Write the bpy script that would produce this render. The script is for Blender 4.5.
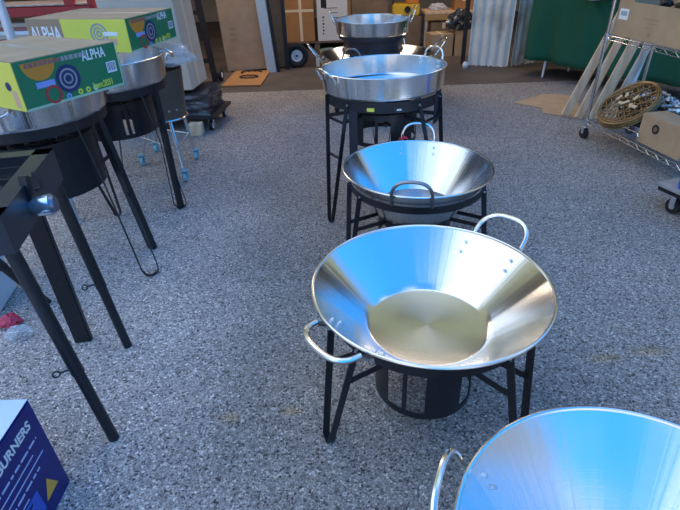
import bpy, bmesh, math, random
from mathutils import Vector, Matrix
for o in list(bpy.data.objects): bpy.data.objects.remove(o)
random.seed(7)
PI = math.pi; S = bpy.context.scene; COL = S.collection
def V(*a): return Vector(a)

# ------------------------------------------------------------------ camera
FPX, PITCH, ROLL = 500.0, math.radians(32.2), math.radians(-2.0)
fw = V(0, math.cos(PITCH), -math.sin(PITCH)); rt = V(1, 0, 0); up = rt.cross(fw)
c_, s_ = math.cos(ROLL), math.sin(ROLL)
r2 = rt*c_ + up*s_; u2 = rt*(-s_) + up*c_
cd = bpy.data.cameras.new('camera'); cam = bpy.data.objects.new('camera', cd); COL.objects.link(cam)
cam.matrix_world = Matrix(((r2.x, u2.x, -fw.x, 0), (r2.y, u2.y, -fw.y, 0), (r2.z, u2.z, -fw.z, 1.55), (0, 0, 0, 1)))
cd.sensor_fit = 'HORIZONTAL'; cd.sensor_width = 36; cd.lens = FPX/680*36; cd.clip_end = 300; cd.clip_start = 0.02
S.camera = cam

# ------------------------------------------------------------------ sky, light, exposure
W = bpy.data.worlds.new('sky'); S.world = W; W.use_nodes = True
nt = W.node_tree; nt.nodes.clear(); N = nt.nodes.new; L = nt.links.new
tc = N('ShaderNodeTexCoord'); sx = N('ShaderNodeSeparateXYZ'); L(tc.outputs['Generated'], sx.inputs[0])
ramp = N('ShaderNodeValToRGB'); L(sx.outputs['Z'], ramp.inputs[0])
e = ramp.color_ramp.elements
e[0].position = 0.0; e[0].color = (.45, .62, .82, 1); e[1].position = .9; e[1].color = (.03, .25, .80, 1)
q = e.new(.16); q.color = (.07, .42, .95, 1); q = e.new(.5); q.color = (.03, .34, .95, 1)
mp = N('ShaderNodeMapping'); mp.inputs['Scale'].default_value = (1, 1, 2.2); mp.inputs['Location'].default_value = (.35, .1, 0); L(tc.outputs['Generated'], mp.inputs[0])
no = N('ShaderNodeTexNoise'); no.inputs['Scale'].default_value = 2.1; no.inputs['Detail'].default_value = 6; no.inputs['Roughness'].default_value = .55
L(mp.outputs[0], no.inputs['Vector'])
# more cloud to the west (-X)
wx = N('ShaderNodeMath'); wx.operation = 'MULTIPLY_ADD'; L(sx.outputs['X'], wx.inputs[0]); wx.inputs[1].default_value = -.22; L(no.outputs['Fac'], wx.inputs[2])
wy = N('ShaderNodeMath'); wy.operation = 'MULTIPLY_ADD'; L(sx.outputs['Y'], wy.inputs[0]); wy.inputs[1].default_value = .16; L(wx.outputs[0], wy.inputs[2])
wz = N('ShaderNodeMath'); wz.operation = 'MULTIPLY_ADD'; L(sx.outputs['Z'], wz.inputs[0]); wz.inputs[1].default_value = .16; L(wy.outputs[0], wz.inputs[2])
cr = N('ShaderNodeValToRGB'); L(wz.outputs[0], cr.inputs[0]); cr.color_ramp.elements[0].position = .56; cr.color_ramp.elements[1].position = .70
mx = N('ShaderNodeMixRGB'); L(cr.outputs['Color'], mx.inputs['Fac']); L(ramp.outputs['Color'], mx.inputs['Color1']); mx.inputs['Color2'].default_value = (.76, .91, 1.12, 1)
bg = N('ShaderNodeBackground'); bg.inputs['Strength'].default_value = 1.25; L(mx.outputs[0], bg.inputs['Color'])
ow = N('ShaderNodeOutputWorld'); L(bg.outputs[0], ow.inputs[0])
S.view_settings.view_transform = 'Standard'; S.view_settings.look = 'None'; S.view_settings.gamma = 1
S.view_settings.use_curve_mapping = False; S.view_settings.exposure = 0.6
sd_ = bpy.data.lights.new('sun', 'SUN'); sd_.energy = 6.0; sd_.angle = .009; sd_.color = (1, .90, .76)
sun = bpy.data.objects.new('sun', sd_); COL.objects.link(sun); sun.rotation_euler = V(-.10, -math.cos(math.radians(33)), -math.sin(math.radians(33))).to_track_quat('-Z', 'Y').to_euler()
def area(name, loc, size, power, color, rot=(0, 0, 0)):
    d = bpy.data.lights.new(name, 'AREA'); d.shape = 'RECTANGLE'; d.size, d.size_y = size; d.energy = power; d.color = color
    o = bpy.data.objects.new(name, d); COL.objects.link(o); o.location = loc; o.rotation_euler = rot; return o
area('shop_warm_fill', (-1.6, 7.0, 3.22), (2.4, .5), 48, (1, .80, .60))  # unseen warm fill lights, added under the roof to brighten the shop interior
area('shop_warm_fill', (2.2, 7.4, 3.22), (2.4, .5), 34, (1, .80, .60))

# ------------------------------------------------------------------ materials
MATS = {}
def pm(name, col, rough=.6, metal=0, vary=0, scale=20, bump=0, col2=None, stretch=(1, 1, 1), alpha=1, detail=4, spec=.5, trans=0, lo=.35, hi=.65):
    if name in MATS: return MATS[name]
    m = bpy.data.materials.new(name); m.use_nodes = True; t = m.node_tree; b = t.nodes['Principled BSDF']
    b.inputs['Base Color'].default_value = (*col, 1); b.inputs['Roughness'].default_value = rough; b.inputs['Metallic'].default_value = metal
    b.inputs['Specular IOR Level'].default_value = spec; b.inputs['Alpha'].default_value = alpha
    b.inputs['Transmission Weight'].default_value = trans
    if vary or bump or col2:
        g = t.nodes.new('ShaderNodeTexCoord'); mpn = t.nodes.new('ShaderNodeMapping'); mpn.inputs['Scale'].default_value = stretch
        n = t.nodes.new('ShaderNodeTexNoise'); n.inputs['Scale'].default_value = scale; n.inputs['Detail'].default_value = detail
        t.links.new(g.outputs['Object'], mpn.inputs[0]); t.links.new(mpn.outputs[0], n.inputs['Vector'])
        r = t.nodes.new('ShaderNodeValToRGB'); t.links.new(n.outputs['Fac'], r.inputs[0])
        c2 = col2 or tuple(max(0, x*(1-vary)) for x in col)
        r.color_ramp.elements[0].position = lo; r.color_ramp.elements[1].position = hi
        r.color_ramp.elements[0].color = (*c2, 1); r.color_ramp.elements[1].color = (*col, 1)
        t.links.new(r.outputs[0], b.inputs['Base Color'])
        if bump:
            bn = t.nodes.new('ShaderNodeBump'); bn.inputs['Strength'].default_value = bump; bn.inputs['Distance'].default_value = .004
            t.links.new(n.outputs['Fac'], bn.inputs['Height']); t.links.new(bn.outputs[0], b.inputs['Normal'])
    MATS[name] = m; return m
def steel_mat(name, col=(.80, .80, .80), rough=.19, aniso=.85):
    m = bpy.data.materials.new(name); m.use_nodes = True; t = m.node_tree; b = t.nodes['Principled BSDF']
    b.inputs['Base Color'].default_value = (*col, 1); b.inputs['Metallic'].default_value = 1; b.inputs['Roughness'].default_value = rough
    b.inputs['Anisotropic'].default_value = aniso; b.inputs['Anisotropic Rotation'].default_value = .25
    tg = t.nodes.new('ShaderNodeTangent'); tg.direction_type = 'RADIAL'; tg.axis = 'Z'; t.links.new(tg.outputs[0], b.inputs['Tangent'])
    # fine spun lines: roughness varies with radius and height, faint panels with angle
    g = t.nodes.new('ShaderNodeTexCoord'); s = t.nodes.new('ShaderNodeSeparateXYZ'); t.links.new(g.outputs['Object'], s.inputs[0])
    def mth(op, a, b_=None):
        n = t.nodes.new('ShaderNodeMath'); n.operation = op
        for i, x in enumerate((a, b_)):
            if x is None: continue
            if isinstance(x, (int, float)): n.inputs[i].default_value = x
            else: t.links.new(x, n.inputs[i])
        return n.outputs[0]
    rad = mth('SQRT', mth('ADD', mth('MULTIPLY', s.outputs[0], s.outputs[0]), mth('MULTIPLY', s.outputs[1], s.outputs[1])))
    n1 = t.nodes.new('ShaderNodeTexNoise'); n1.noise_dimensions = '1D'; n1.inputs['Scale'].default_value = 260; n1.inputs['Detail'].default_value = 2
    t.links.new(mth('ADD', rad, mth('MULTIPLY', s.outputs[2], .7)), n1.inputs['W'])
    n2 = t.nodes.new('ShaderNodeTexNoise'); n2.noise_dimensions = '1D'; n2.inputs['Scale'].default_value = 9; n2.inputs['Detail'].default_value = 5
    t.links.new(mth('ARCTAN2', s.outputs[1], s.outputs[0]), n2.inputs['W'])
    bn = t.nodes.new('ShaderNodeBump'); bn.inputs['Strength'].default_value = .12; bn.inputs['Distance'].default_value = .0015
    t.links.new(mth('ADD', n1.outputs['Fac'], mth('MULTIPLY', n2.outputs['Fac'], mth('MINIMUM', mth('MULTIPLY', mth('ABSOLUTE', mth('SUBTRACT', s.outputs[2], .0035)), 250), 6.0))), bn.inputs['Height'])
    t.links.new(bn.outputs[0], b.inputs['Normal'])
    MATS[name] = m; return m
STAINS = [(-.45, 1.31, .07, .045), (-.21, 1.33, .06, .04), (1.12, 1.56, .13, .05), (1.33, 1.59, .13, .05)]
def asphalt():
    m = bpy.data.materials.new('asphalt'); m.use_nodes = True; t = m.node_tree; b = t.nodes['Principled BSDF']
    g = t.nodes.new('ShaderNodeTexCoord')
    def noise(sc, de=3):
        n = t.nodes.new('ShaderNodeTexNoise'); n.inputs['Scale'].default_value = sc; n.inputs['Detail'].default_value = de
        t.links.new(g.outputs['Object'], n.inputs['Vector']); return n.outputs['Fac']
    def rampn(f, stops):
        r = t.nodes.new('ShaderNodeValToRGB'); t.links.new(f, r.inputs[0]); el = r.color_ramp.elements
        el[0].position, el[0].color = stops[0][0], (*stops[0][1], 1); el[1].position, el[1].color = stops[-1][0], (*stops[-1][1], 1)
        for p, c in stops[1:-1]: x = el.new(p); x.color = (*c, 1)
        return r.outputs[0]
    v = t.nodes.new('ShaderNodeTexVoronoi'); v.inputs['Scale'].default_value = 125; t.links.new(g.outputs['Object'], v.inputs['Vector'])
    sp = t.nodes.new('ShaderNodeSeparateColor'); t.links.new(v.outputs['Color'], sp.inputs[0])
    stones = rampn(sp.outputs[0], [(0, (.045, .042, .042)), (.16, (.19, .18, .175)), (.6, (.29, .275, .262)), (.9, (.38, .36, .34)), (1, (.60, .57, .54))])
    fine = rampn(noise(160, 3), [(.34, (.32, .32, .33)), (.62, (1.36, 1.33, 1.3))])
    big = rampn(noise(1.3, 6), [(.3, (.84, .83, .83)), (.7, (1.1, 1.08, 1.05))])
    stain = rampn(noise(2.6, 4), [(.66, (0, 0, 0)), (.76, (.55, .55, .55))])
    def mix(kind, f, a, c):
        n = t.nodes.new('ShaderNodeMixRGB'); n.blend_type = kind
        for s, x in ((n.inputs[0], f), (n.inputs[1], a), (n.inputs[2], c)):
            if isinstance(x, (int, float)): s.default_value = x
            elif isinstance(x, tuple): s.default_value = (*x, 1)
            else: t.links.new(x, s)
        return n.outputs[0]
    c = mix('MULTIPLY', .8, stones, fine); c = mix('MULTIPLY', 1, c, big); mr = t.nodes.new('ShaderNodeSeparateXYZ'); t.links.new(g.outputs['Object'], mr.inputs[0])
    def mth(op, a, b_, cl=False):
        n = t.nodes.new('ShaderNodeMath'); n.operation = op; n.use_clamp = cl
        for i, x in enumerate((a, b_)):
            if isinstance(x, (int, float)): n.inputs[i].default_value = x
            else: t.links.new(x, n.inputs[i])
        return n.outputs[0]
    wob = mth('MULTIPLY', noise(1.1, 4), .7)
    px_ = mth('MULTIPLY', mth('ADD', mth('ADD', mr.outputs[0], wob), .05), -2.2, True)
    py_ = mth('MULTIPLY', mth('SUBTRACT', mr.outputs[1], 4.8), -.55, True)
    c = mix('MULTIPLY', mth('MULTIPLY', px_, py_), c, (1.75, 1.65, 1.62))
    def dotmask(x, y, rx, ry):
        a = mth('DIVIDE', mth('SUBTRACT', mr.outputs[0], x), rx); b2 = mth('DIVIDE', mth('SUBTRACT', mr.outputs[1], y), ry)
        d = mth('SQRT', mth('ADD', mth('MULTIPLY', a, a), mth('MULTIPLY', b2, b2)), 0)
        return mth('SUBTRACT', 1.35, mth('ADD', d, mth('MULTIPLY', nz_, .9)), True)
    nz_ = noise(22, 4); acc = None
    for (x, y, rx, ry) in STAINS:
        k_ = dotmask(x, y, rx, ry); acc = k_ if acc is None else mth('ADD', acc, k_, True)
    c = mix('MULTIPLY', mth('MULTIPLY', acc, .8), c, (1.25, .92, .52))
    c = mix('MIX', stain, c, (.25, .20, .12))
    t.links.new(c, b.inputs['Base Color']); b.inputs['Roughness'].default_value = .85
    bn = t.nodes.new('ShaderNodeBump'); bn.inputs['Strength'].default_value = .6; bn.inputs['Distance'].default_value = .004
    t.links.new(v.outputs['Distance'], bn.inputs['Height']); t.links.new(bn.outputs[0], b.inputs['Normal'])
    return m
def wave_mat(name, c1, c2, scale, direction='X', rough=.6, dist=2, metal=0):
    m = bpy.data.materials.new(name); m.use_nodes = True; t = m.node_tree; b = t.nodes['Principled BSDF']
    g = t.nodes.new('ShaderNodeTexCoord'); w = t.nodes.new('ShaderNodeTexWave'); w.bands_direction = direction
    w.inputs['Scale'].default_value = scale; w.inputs['Distortion'].default_value = dist; w.inputs['Detail'].default_value = 3
    t.links.new(g.outputs['Object'], w.inputs['Vector'])
    r = t.nodes.new('ShaderNodeValToRGB'); t.links.new(w.outputs['Fac'], r.inputs[0])
    r.color_ramp.elements[0].color = (*c1, 1); r.color_ramp.elements[1].color = (*c2, 1)
    t.links.new(r.outputs[0], b.inputs['Base Color']); b.inputs['Roughness'].default_value = rough; b.inputs['Metallic'].default_value = metal
    MATS[name] = m; return m
STEEL = steel_mat('spun_steel'); 
ROD = pm('polished_steel_rod', (.80, .80, .78), .22, 1)
DROD = pm('dull_steel_rod', (.30, .31, .33), .3, 1)
GALV = pm('galvanised_steel', (.80, .82, .86), .38, .85, vary=.3, scale=30)
CHROME = pm('chrome_wire', (.72, .72, .72), .2, 1)
BLACK = pm('black_painted_iron', (.016, .017, .021), .42, 0, vary=.3, scale=60, bump=.15)
BLACK2 = pm('black_coated_steel', (.022, .025, .036), .38)
RUBBER = pm('black_rubber', (.015, .015, .016), .7)
BROWNBOX = pm('kraft_cardboard', (.50, .34, .20), .85, vary=.14, scale=7)
PALEBOX = pm('pale_cardboard', (.62, .50, .38), .85, vary=.08, scale=5)
ORBOX = pm('orange_cardboard', (.42, .20, .075), .8, vary=.12, scale=6)
DKBOX = pm('dark_cardboard', (.26, .17, .10), .85, vary=.25, scale=8)
TAPE = pm('packing_tape', (.78, .62, .42), .4)
WHITE = pm('white_paint', (.78, .78, .76), .5)
WPRINT = pm('white_print', (.86, .86, .84), .6)
GREENP = pm('green_print', (.010, .20, .085), .38)
YELP = pm('yellow_print', (.80, .76, .10), .42)
YTXT = pm('yellow_lettering', (.72, .80, .08), .5)
ORP = pm('orange_print', (.72, .27, .03), .5)
REDP = pm('red_print', (.55, .05, .05), .5)
NAVYP = pm('navy_print', (.02, .03, .13), .5)
GREYP = pm('grey_print', (.36, .36, .34), .5)
PINKP = pm('dusty_red_print', (.36, .14, .12), .5)
BROWNP = pm('brown_print', (.38, .25, .15), .5)
BLUEP = pm('royal_blue_print', (.006, .012, .17), .35, vary=.15, scale=12)
PALEBLUEP = pm('pale_blue_print', (.30, .38, .75), .5)
BOXWHITE = pm('white_carton', (.72, .80, .85), .5)
WOOD = wave_mat('pine_plank', (.70, .47, .28), (.80, .60, .40), 3, 'X', .7, 6)
WOOD2 = wave_mat('grey_plank', (.44, .37, .31), (.60, .52, .44), 3, 'X', .7, 6)
GREENC = pm('green_cloth', (.008, .105, .058), .9, vary=.15, scale=60)
RED = pm('red_painted_steel', (.42, .025, .03), .45)
FILM = pm('clear_plastic_film', (.85, .87, .9), .12, 0, alpha=.28, spec=.8)
BLKFILM = pm('black_stretch_wrap', (.035, .038, .048), .22, spec=.8)
YELTOOL = pm('yellow_plastic', (.80, .48, .02), .4)
BLUEPL = pm('blue_plastic', (.01, .10, .75), .35)
TEAL = pm('blue_grey_rubber', (.22, .50, .60), .4)
BRZ = pm('bronze_wire', (.30, .21, .10), .4, .7)
OLIVE = pm('dull_stainless', (.20, .18, .155), .38, .8, vary=.2, scale=5)

# ------------------------------------------------------------------ mesh builder
class MB:
    def __init__(s): s.v = []; s.f = []; s.mi = []; s.sm = []; s.mats = []
    def _m(s, mat):
        if mat is None: return 0
        if mat not in s.mats: s.mats.append(mat)
        return s.mats.index(mat)
    def add(s, vs, fs, smooth=False, mat=None):
        b = len(s.v); s.v += [tuple(x) for x in vs]; k = s._m(mat)
        for f in fs: s.f.append([b+i for i in f]); s.mi.append(k); s.sm.append(smooth)
        return s
    def box(s, c, d, R=None, mat=None, bev=0):
        c = Vector(c); h = [x/2 for x in d]
        if bev:
            bm = bmesh.new(); bmesh.ops.create_cube(bm, size=1)
            for v in bm.verts: v.co = Vector((v.co.x*d[0], v.co.y*d[1], v.co.z*d[2]))
            bmesh.ops.bevel(bm, geom=list(bm.edges), offset=bev, segments=2, affect='EDGES')
            vs = [v.co.copy() for v in bm.verts]; bm.verts.index_update(); fs = [[v.index for v in f.verts] for f in bm.faces]; bm.free()
        else:
            vs = [Vector((x*h[0], y*h[1], z*h[2])) for x in (-1, 1) for y in (-1, 1) for z in (-1, 1)]
            fs = [(0, 1, 3, 2), (4, 6, 7, 5), (0, 4, 5, 1), (2, 3, 7, 6), (0, 2, 6, 4), (1, 5, 7, 3)]
        if R is not None: vs = [R @ v for v in vs]
        return s.add([v+c for v in vs], fs, False, mat)
    def bar(s, p, q, w, t, side=(0, 0, 1), mat=None, bev=0):
        p = Vector(p); q = Vector(q); z = (q-p); ln = z.length; z.normalize(); x = Vector(side); x = (x - z*x.dot(z))
        if x.length < 1e-5: x = z.orthogonal()
        x.normalize(); y = z.cross(x); R = Matrix((x, y, z)).transposed()
        return s.box((p+q)/2, (w, t, ln), R, mat, bev)
    def tube(s, pts, r, n=10, closed=False, mat=None, caps=True, smooth=True):
        pts = [Vector(p) for p in pts]; m = len(pts); rs = r if isinstance(r, (list, tuple)) else [r]*m
        tang = []
        for i in range(m):
            a = pts[(i-1) % m] if (closed or i > 0) else pts[i]; b = pts[(i+1) % m] if (closed or i < m-1) else pts[i]
            tang.append((b-a).normalized())
        nrm = tang[0].orthogonal().normalized(); vs = []
        for i in range(m):
            nrm = nrm - tang[i]*nrm.dot(tang[i]); nrm.normalize(); bi = tang[i].cross(nrm)
            for k in range(n):
                a = 2*PI*k/n; vs.append(pts[i] + (nrm*math.cos(a)+bi*math.sin(a))*rs[i])
        fs = []
        for i in range(m if closed else m-1):
            j = (i+1) % m
            for k in range(n): fs.append((i*n+k, i*n+(k+1) % n, j*n+(k+1) % n, j*n+k))
        s.add(vs, fs, smooth, mat)
        if caps and not closed:
            b = len(s.v)-len(vs); k_ = s._m(mat)
            s.f.append([b+k for k in range(n)][::-1]); s.f.append([b+(m-1)*n+k for k in range(n)]); s.mi += [k_]*2; s.sm += [False]*2
        return s
    def strap(s, pts, w, t, wdir, mat=None):
        # flat bar following pts; width along wdir
        pts = [Vector(p) for p in pts]; wd = Vector(wdir).normalized(); m = len(pts); vs = []
        for i in range(m):
            a = pts[max(0, i-1)]; b = pts[min(m-1, i+1)]; tg = (b-a).normalized(); nn = tg.cross(wd).normalized()
            for su, sv in ((-1, -1), (1, -1), (1, 1), (-1, 1)): vs.append(pts[i]+wd*su*w/2+nn*sv*t/2)
        fs = [(0, 1, 2, 3)[::-1], tuple((m-1)*4+k for k in range(4))]
        for i in range(m-1):
            for k in range(4): fs.append((i*4+k, i*4+(k+1) % 4, i*4+4+(k+1) % 4, i*4+4+k))
        return s.add(vs, fs, False, mat)
    def lathe(s, prof, c=(0, 0, 0), n=96, mat=None, a0=0, a1=2*PI, smooth=True):
        full = abs(a1-a0-2*PI) < 1e-6; cols = n if full else n+1; c = Vector(c); vs = []; fs = []; m = len(prof)
        for i in range(cols):
            a = a0+(a1-a0)*i/n
            for r, z in prof: vs.append(c+Vector((r*math.cos(a), r*math.sin(a), z)))
        for i in range(n):
            j = (i+1) % cols
            for k in range(m-1): fs.append((i*m+k, j*m+k, j*m+k+1, i*m+k+1))
        return s.add(vs, fs, smooth, mat)
    def band(s, r, z0, z1, t, c=(0, 0, 0), n=96, a0=0, a1=2*PI, mat=None):
        pr = [(r, z0), (r, z1), (r-t, z1), (r-t, z0), (r, z0)]
        s.lathe(pr, c, n, mat, a0, a1, False)
        if abs(a1-a0-2*PI) > 1e-6:
            b = len(s.v)-(n+1)*5; k = s._m(mat); s.f += [[b, b+1, b+2, b+3], [b+n*5+3, b+n*5+2, b+n*5+1, b+n*5]]; s.mi += [k, k]; s.sm += [False]*2
        return s
    def cyl(s, c, r, h, n=24, mat=None, axis=(0, 0, 1)):
        a = Vector(axis).normalized(); c = Vector(c)
        return s.tube([c-a*h/2, c+a*h/2], r, n, mat=mat)
    def build(s, name, mat=None, parent=None, smooth_angle=None):
        me = bpy.data.meshes.new(name); me.from_pydata(s.v, [], s.f)
        mats = s.mats if s.mats else [mat]
        if s.mats and mat is not None and mat not in s.mats: pass
        for m in mats: me.materials.append(m)
        for p, k, sm in zip(me.polygons, s.mi, s.sm): p.material_index = k if s.mats else 0; p.use_smooth = sm
        me.update()
        bm = bmesh.new(); bm.from_mesh(me); bmesh.ops.recalc_face_normals(bm, faces=bm.faces); bm.to_mesh(me); bm.free()
        me.set_sharp_from_angle(angle=math.radians(28))
        o = bpy.data.objects.new(name, me); COL.objects.link(o)
        if parent: o.parent = parent
        return o
def tag(o, label, cat, group=None, kind=None):
    if label: o['label'] = label
    if cat: o['category'] = cat
    if group: o['group'] = group
    if kind: o['kind'] = kind
    return o
def thing(name, label, cat, loc=(0, 0, 0), rz=0, group=None):
    o = bpy.data.objects.new(name, None); COL.objects.link(o); o.location = loc; o.rotation_euler = (0, 0, rz); o.empty_display_size = .1
    return tag(o, label, cat, group)
def struct(name, mb, mat=None):
    o = mb.build(name, mat); o['kind'] = 'structure'; return o
def text_mesh(name, s, size, mat, parent, M, squash=.62, ext=.0006, bold=.0):
    cu = bpy.data.curves.new('t', 'FONT'); cu.body = s; cu.size = size; cu.extrude = ext; cu.offset = bold
    o = bpy.data.objects.new('t', cu); COL.objects.link(o); dg = bpy.context.evaluated_depsgraph_get()
    me = bpy.data.meshes.new_from_object(o.evaluated_get(dg)); bpy.data.objects.remove(o)
    x0 = min(v.co.x for v in me.vertices)
    for v in me.vertices: v.co.x = (v.co.x-x0)*squash
    me.transform(M); me.materials.clear(); me.materials.append(mat); me.name = name
    ob = bpy.data.objects.new(name, me); COL.objects.link(ob); ob.parent = parent; return ob

# ------------------------------------------------------------------ the setting
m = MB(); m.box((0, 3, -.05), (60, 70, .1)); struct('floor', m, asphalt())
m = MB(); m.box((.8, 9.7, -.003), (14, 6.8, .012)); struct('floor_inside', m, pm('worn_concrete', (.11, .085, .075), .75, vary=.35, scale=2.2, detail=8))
YW = pm('yard_wall', (.50, .44, .36), .9, vary=.15, scale=.8)
m = MB(); m.box((-12, -16.2, 2.2), (18, .4, 4.4)); struct('wall_yard_back', m, YW)
m = MB(); m.box((9, -15.2, 1.6), (12, .4, 3.2)); struct('wall_yard_far', m, YW)
m = MB(); m.box((-13.2, -4, 2.6), (.4, 24, 5.2)); struct('wall_yard_left', m, YW)
m = MB(); m.box((12.2, -4, 2.6), (.4, 24, 5.2)); struct('wall_yard_right', m, YW)
WALLM = pm('stained_plaster', (.42, .34, .26), .9, vary=.25, scale=1.5)
m = MB(); m.box((1, 13.1, 1.9), (16, .2, 3.8)); struct('wall_back', m, WALLM)
m = MB(); m.box((-6.1, 9.5, 1.9), (.2, 7.2, 3.8)); struct('wall_left', m, WALLM)
m = MB(); m.box((7.6, 9, 1.9), (.2, 8, 3.8)); struct('wall_right', m, WALLM)
m = MB(); m.box((.8, 9.0, 3.4), (14, 8.4, .2)); struct('ceiling', m, pm('roof_underside', (.35, .33, .30), .8))
m = MB(); m.box((.8, 4.7, 4.07), (14, .2, 2.36)); struct('trim_1', m, pm('cream_fascia', (.92, .62, .22), .7, vary=.1, scale=2))
m = MB(); m.box((-5.3, 6.9, 1.65), (1.6, .2, 3.28)); struct('wall_front', m, pm('cream_render', (.72, .60, .40), .8))

# ------------------------------------------------------------------ round pans
def pol(r, a, z): return Vector((r*math.cos(a), r*math.sin(a), z))
def handle_parts(root, azdeg, R, zr, drop, out, rise, w, rad, mat=None, wall=None, square=False, label=None):
    """D-shaped rod handle riveted to the wall; local coordinates. wall(z)->radius of the outer wall"""
    a = math.radians(azdeg); er = Vector((math.cos(a), math.sin(a), 0)); et = Vector((-math.sin(a), math.cos(a), 0)); ez = Vector((0, 0, 1))
    def P(t, r_, z_):            # t tangential, r_ beyond the rim circle measured along the chord direction
        base = math.sqrt(max(0, (R+.006)**2 - t*t)); return er*(base+r_) + et*t + ez*z_
    zz = zr-drop
    lo = wall(zz)-R
    pts = []
    k = 14
    d0 = math.sqrt(max(0, (R+.006)**2-(w/2)**2))
    # first foot
    for sgn in (-1, 1):
        seg = [P(sgn*w/2, lo+rad*.6, zz-.02), P(sgn*w/2, lo+rad*.9+.002, zz), P(sgn*w/2, max(.012, rad+.006), zr-.012), P(sgn*w/2, .02, zr-.002)]
        if sgn == -1: first = seg
        else: last = seg[::-1]
    cpt = er*(d0)+ez*zr
    arc = []
    for i in range(1, k):
        u = PI*i/k; pw = 0.55 if square else 0.8
        cx = -math.cos(u); cx = math.copysign(abs(cx)**pw, cx); sy = math.sin(u)**(.5 if square else .75)
        arc.append(cpt + et*(cx*w/2) + er*(.02+(out-.02)*sy) + ez*(rise*sy))
    pts = first+arc+last
    m = MB(); m.tube(pts, rad, 10); h = m.build('handle', mat or ROD, root)
    if label: h['label'] = label
    for sgn in (-1, 1):
        for dz in (.0, -.03):
            z_ = zz+dz+.006; rr = wall(z_)
            t_ = sgn*w/2; b_ = math.sqrt(max(0, rr*rr-t_*t_)); p = er*b_+et*t_+ez*z_; nr = Vector((p.x, p.y, 0)).normalized()
            for s2 in (-1,):
                MB().tube([p-nr*.012+ez*.006, p-nr*.003], [.0055, .0065], 10).build('rivet', GALV, h)
    return h
def cone_pan(name, label, loc, R, zr, zb, Rb, handles, rad=.0075, hw=.2, group=None, cat='pan', tilt=None):
    """wide flared wok with flat floor. loc is the pan's base centre on what carries it (z = zb)"""
    root = thing(name, label, cat, (loc[0], loc[1], zb), 0, group); H = zr-zb; t = .003
    prof = [(0, 0), (Rb-.004, 0), (Rb, .003)]
    prof += [(Rb+(R-Rb)*k/8, .003+(H-.003)*k/8) for k in range(1, 9)]
    prof += [(R-t, H)] + [(Rb+(R-Rb)*k/8-t*1.2, .003+(H-.003)*k/8) for k in range(7, 0, -1)] + [(Rb-t*.8, .006), (Rb-.012, .0035), (Rb*.5, .0035), (0.0005, .0035)]
    MB().lathe(prof, n=128).build('pan_body', STEEL, root)
    rim = MB(); rim.tube([pol(R, 2*PI*i/96, H) for i in range(96)], .0055, 8, closed=True); rim.build('rolled_rim', ROD, root)
    wall = lambda z: Rb+(R-Rb)*max(0, min(1, z/H))
    for az, out, rise, *mt in handles: handle_parts(root, az, R, H, .035, out, rise, hw, rad, mt[0] if mt else None, wall)
    return root
def flat_pan(name, label, loc, R, zr, h, handles, group=None, hw=.17, rad=.007, cat='pan'):
    zb = zr-h; root = thing(name, label, cat, (loc[0], loc[1], zb), 0, group); t = .003; Rb = R-.012
    prof = [(0, 0), (Rb-.01, 0), (Rb, .012), (R, h), (R-t, h), (Rb-t, .014), (Rb-.02, .004), (0.0005, .004)]
    MB().lathe(prof, n=128).build('pan_body', STEEL, root)
    MB().tube([pol(R, 2*PI*i/96, h) for i in range(96)], .004, 8, closed=True).build('rolled_rim', ROD, root)
    wall = lambda z: Rb+(R-Rb)*max(0, min(1, z/h))
    for az, out, rise, *mt in handles: handle_parts(root, az, R, h, .02, out, rise, hw, rad, mt[0] if mt else None, wall)
    return root
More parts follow.
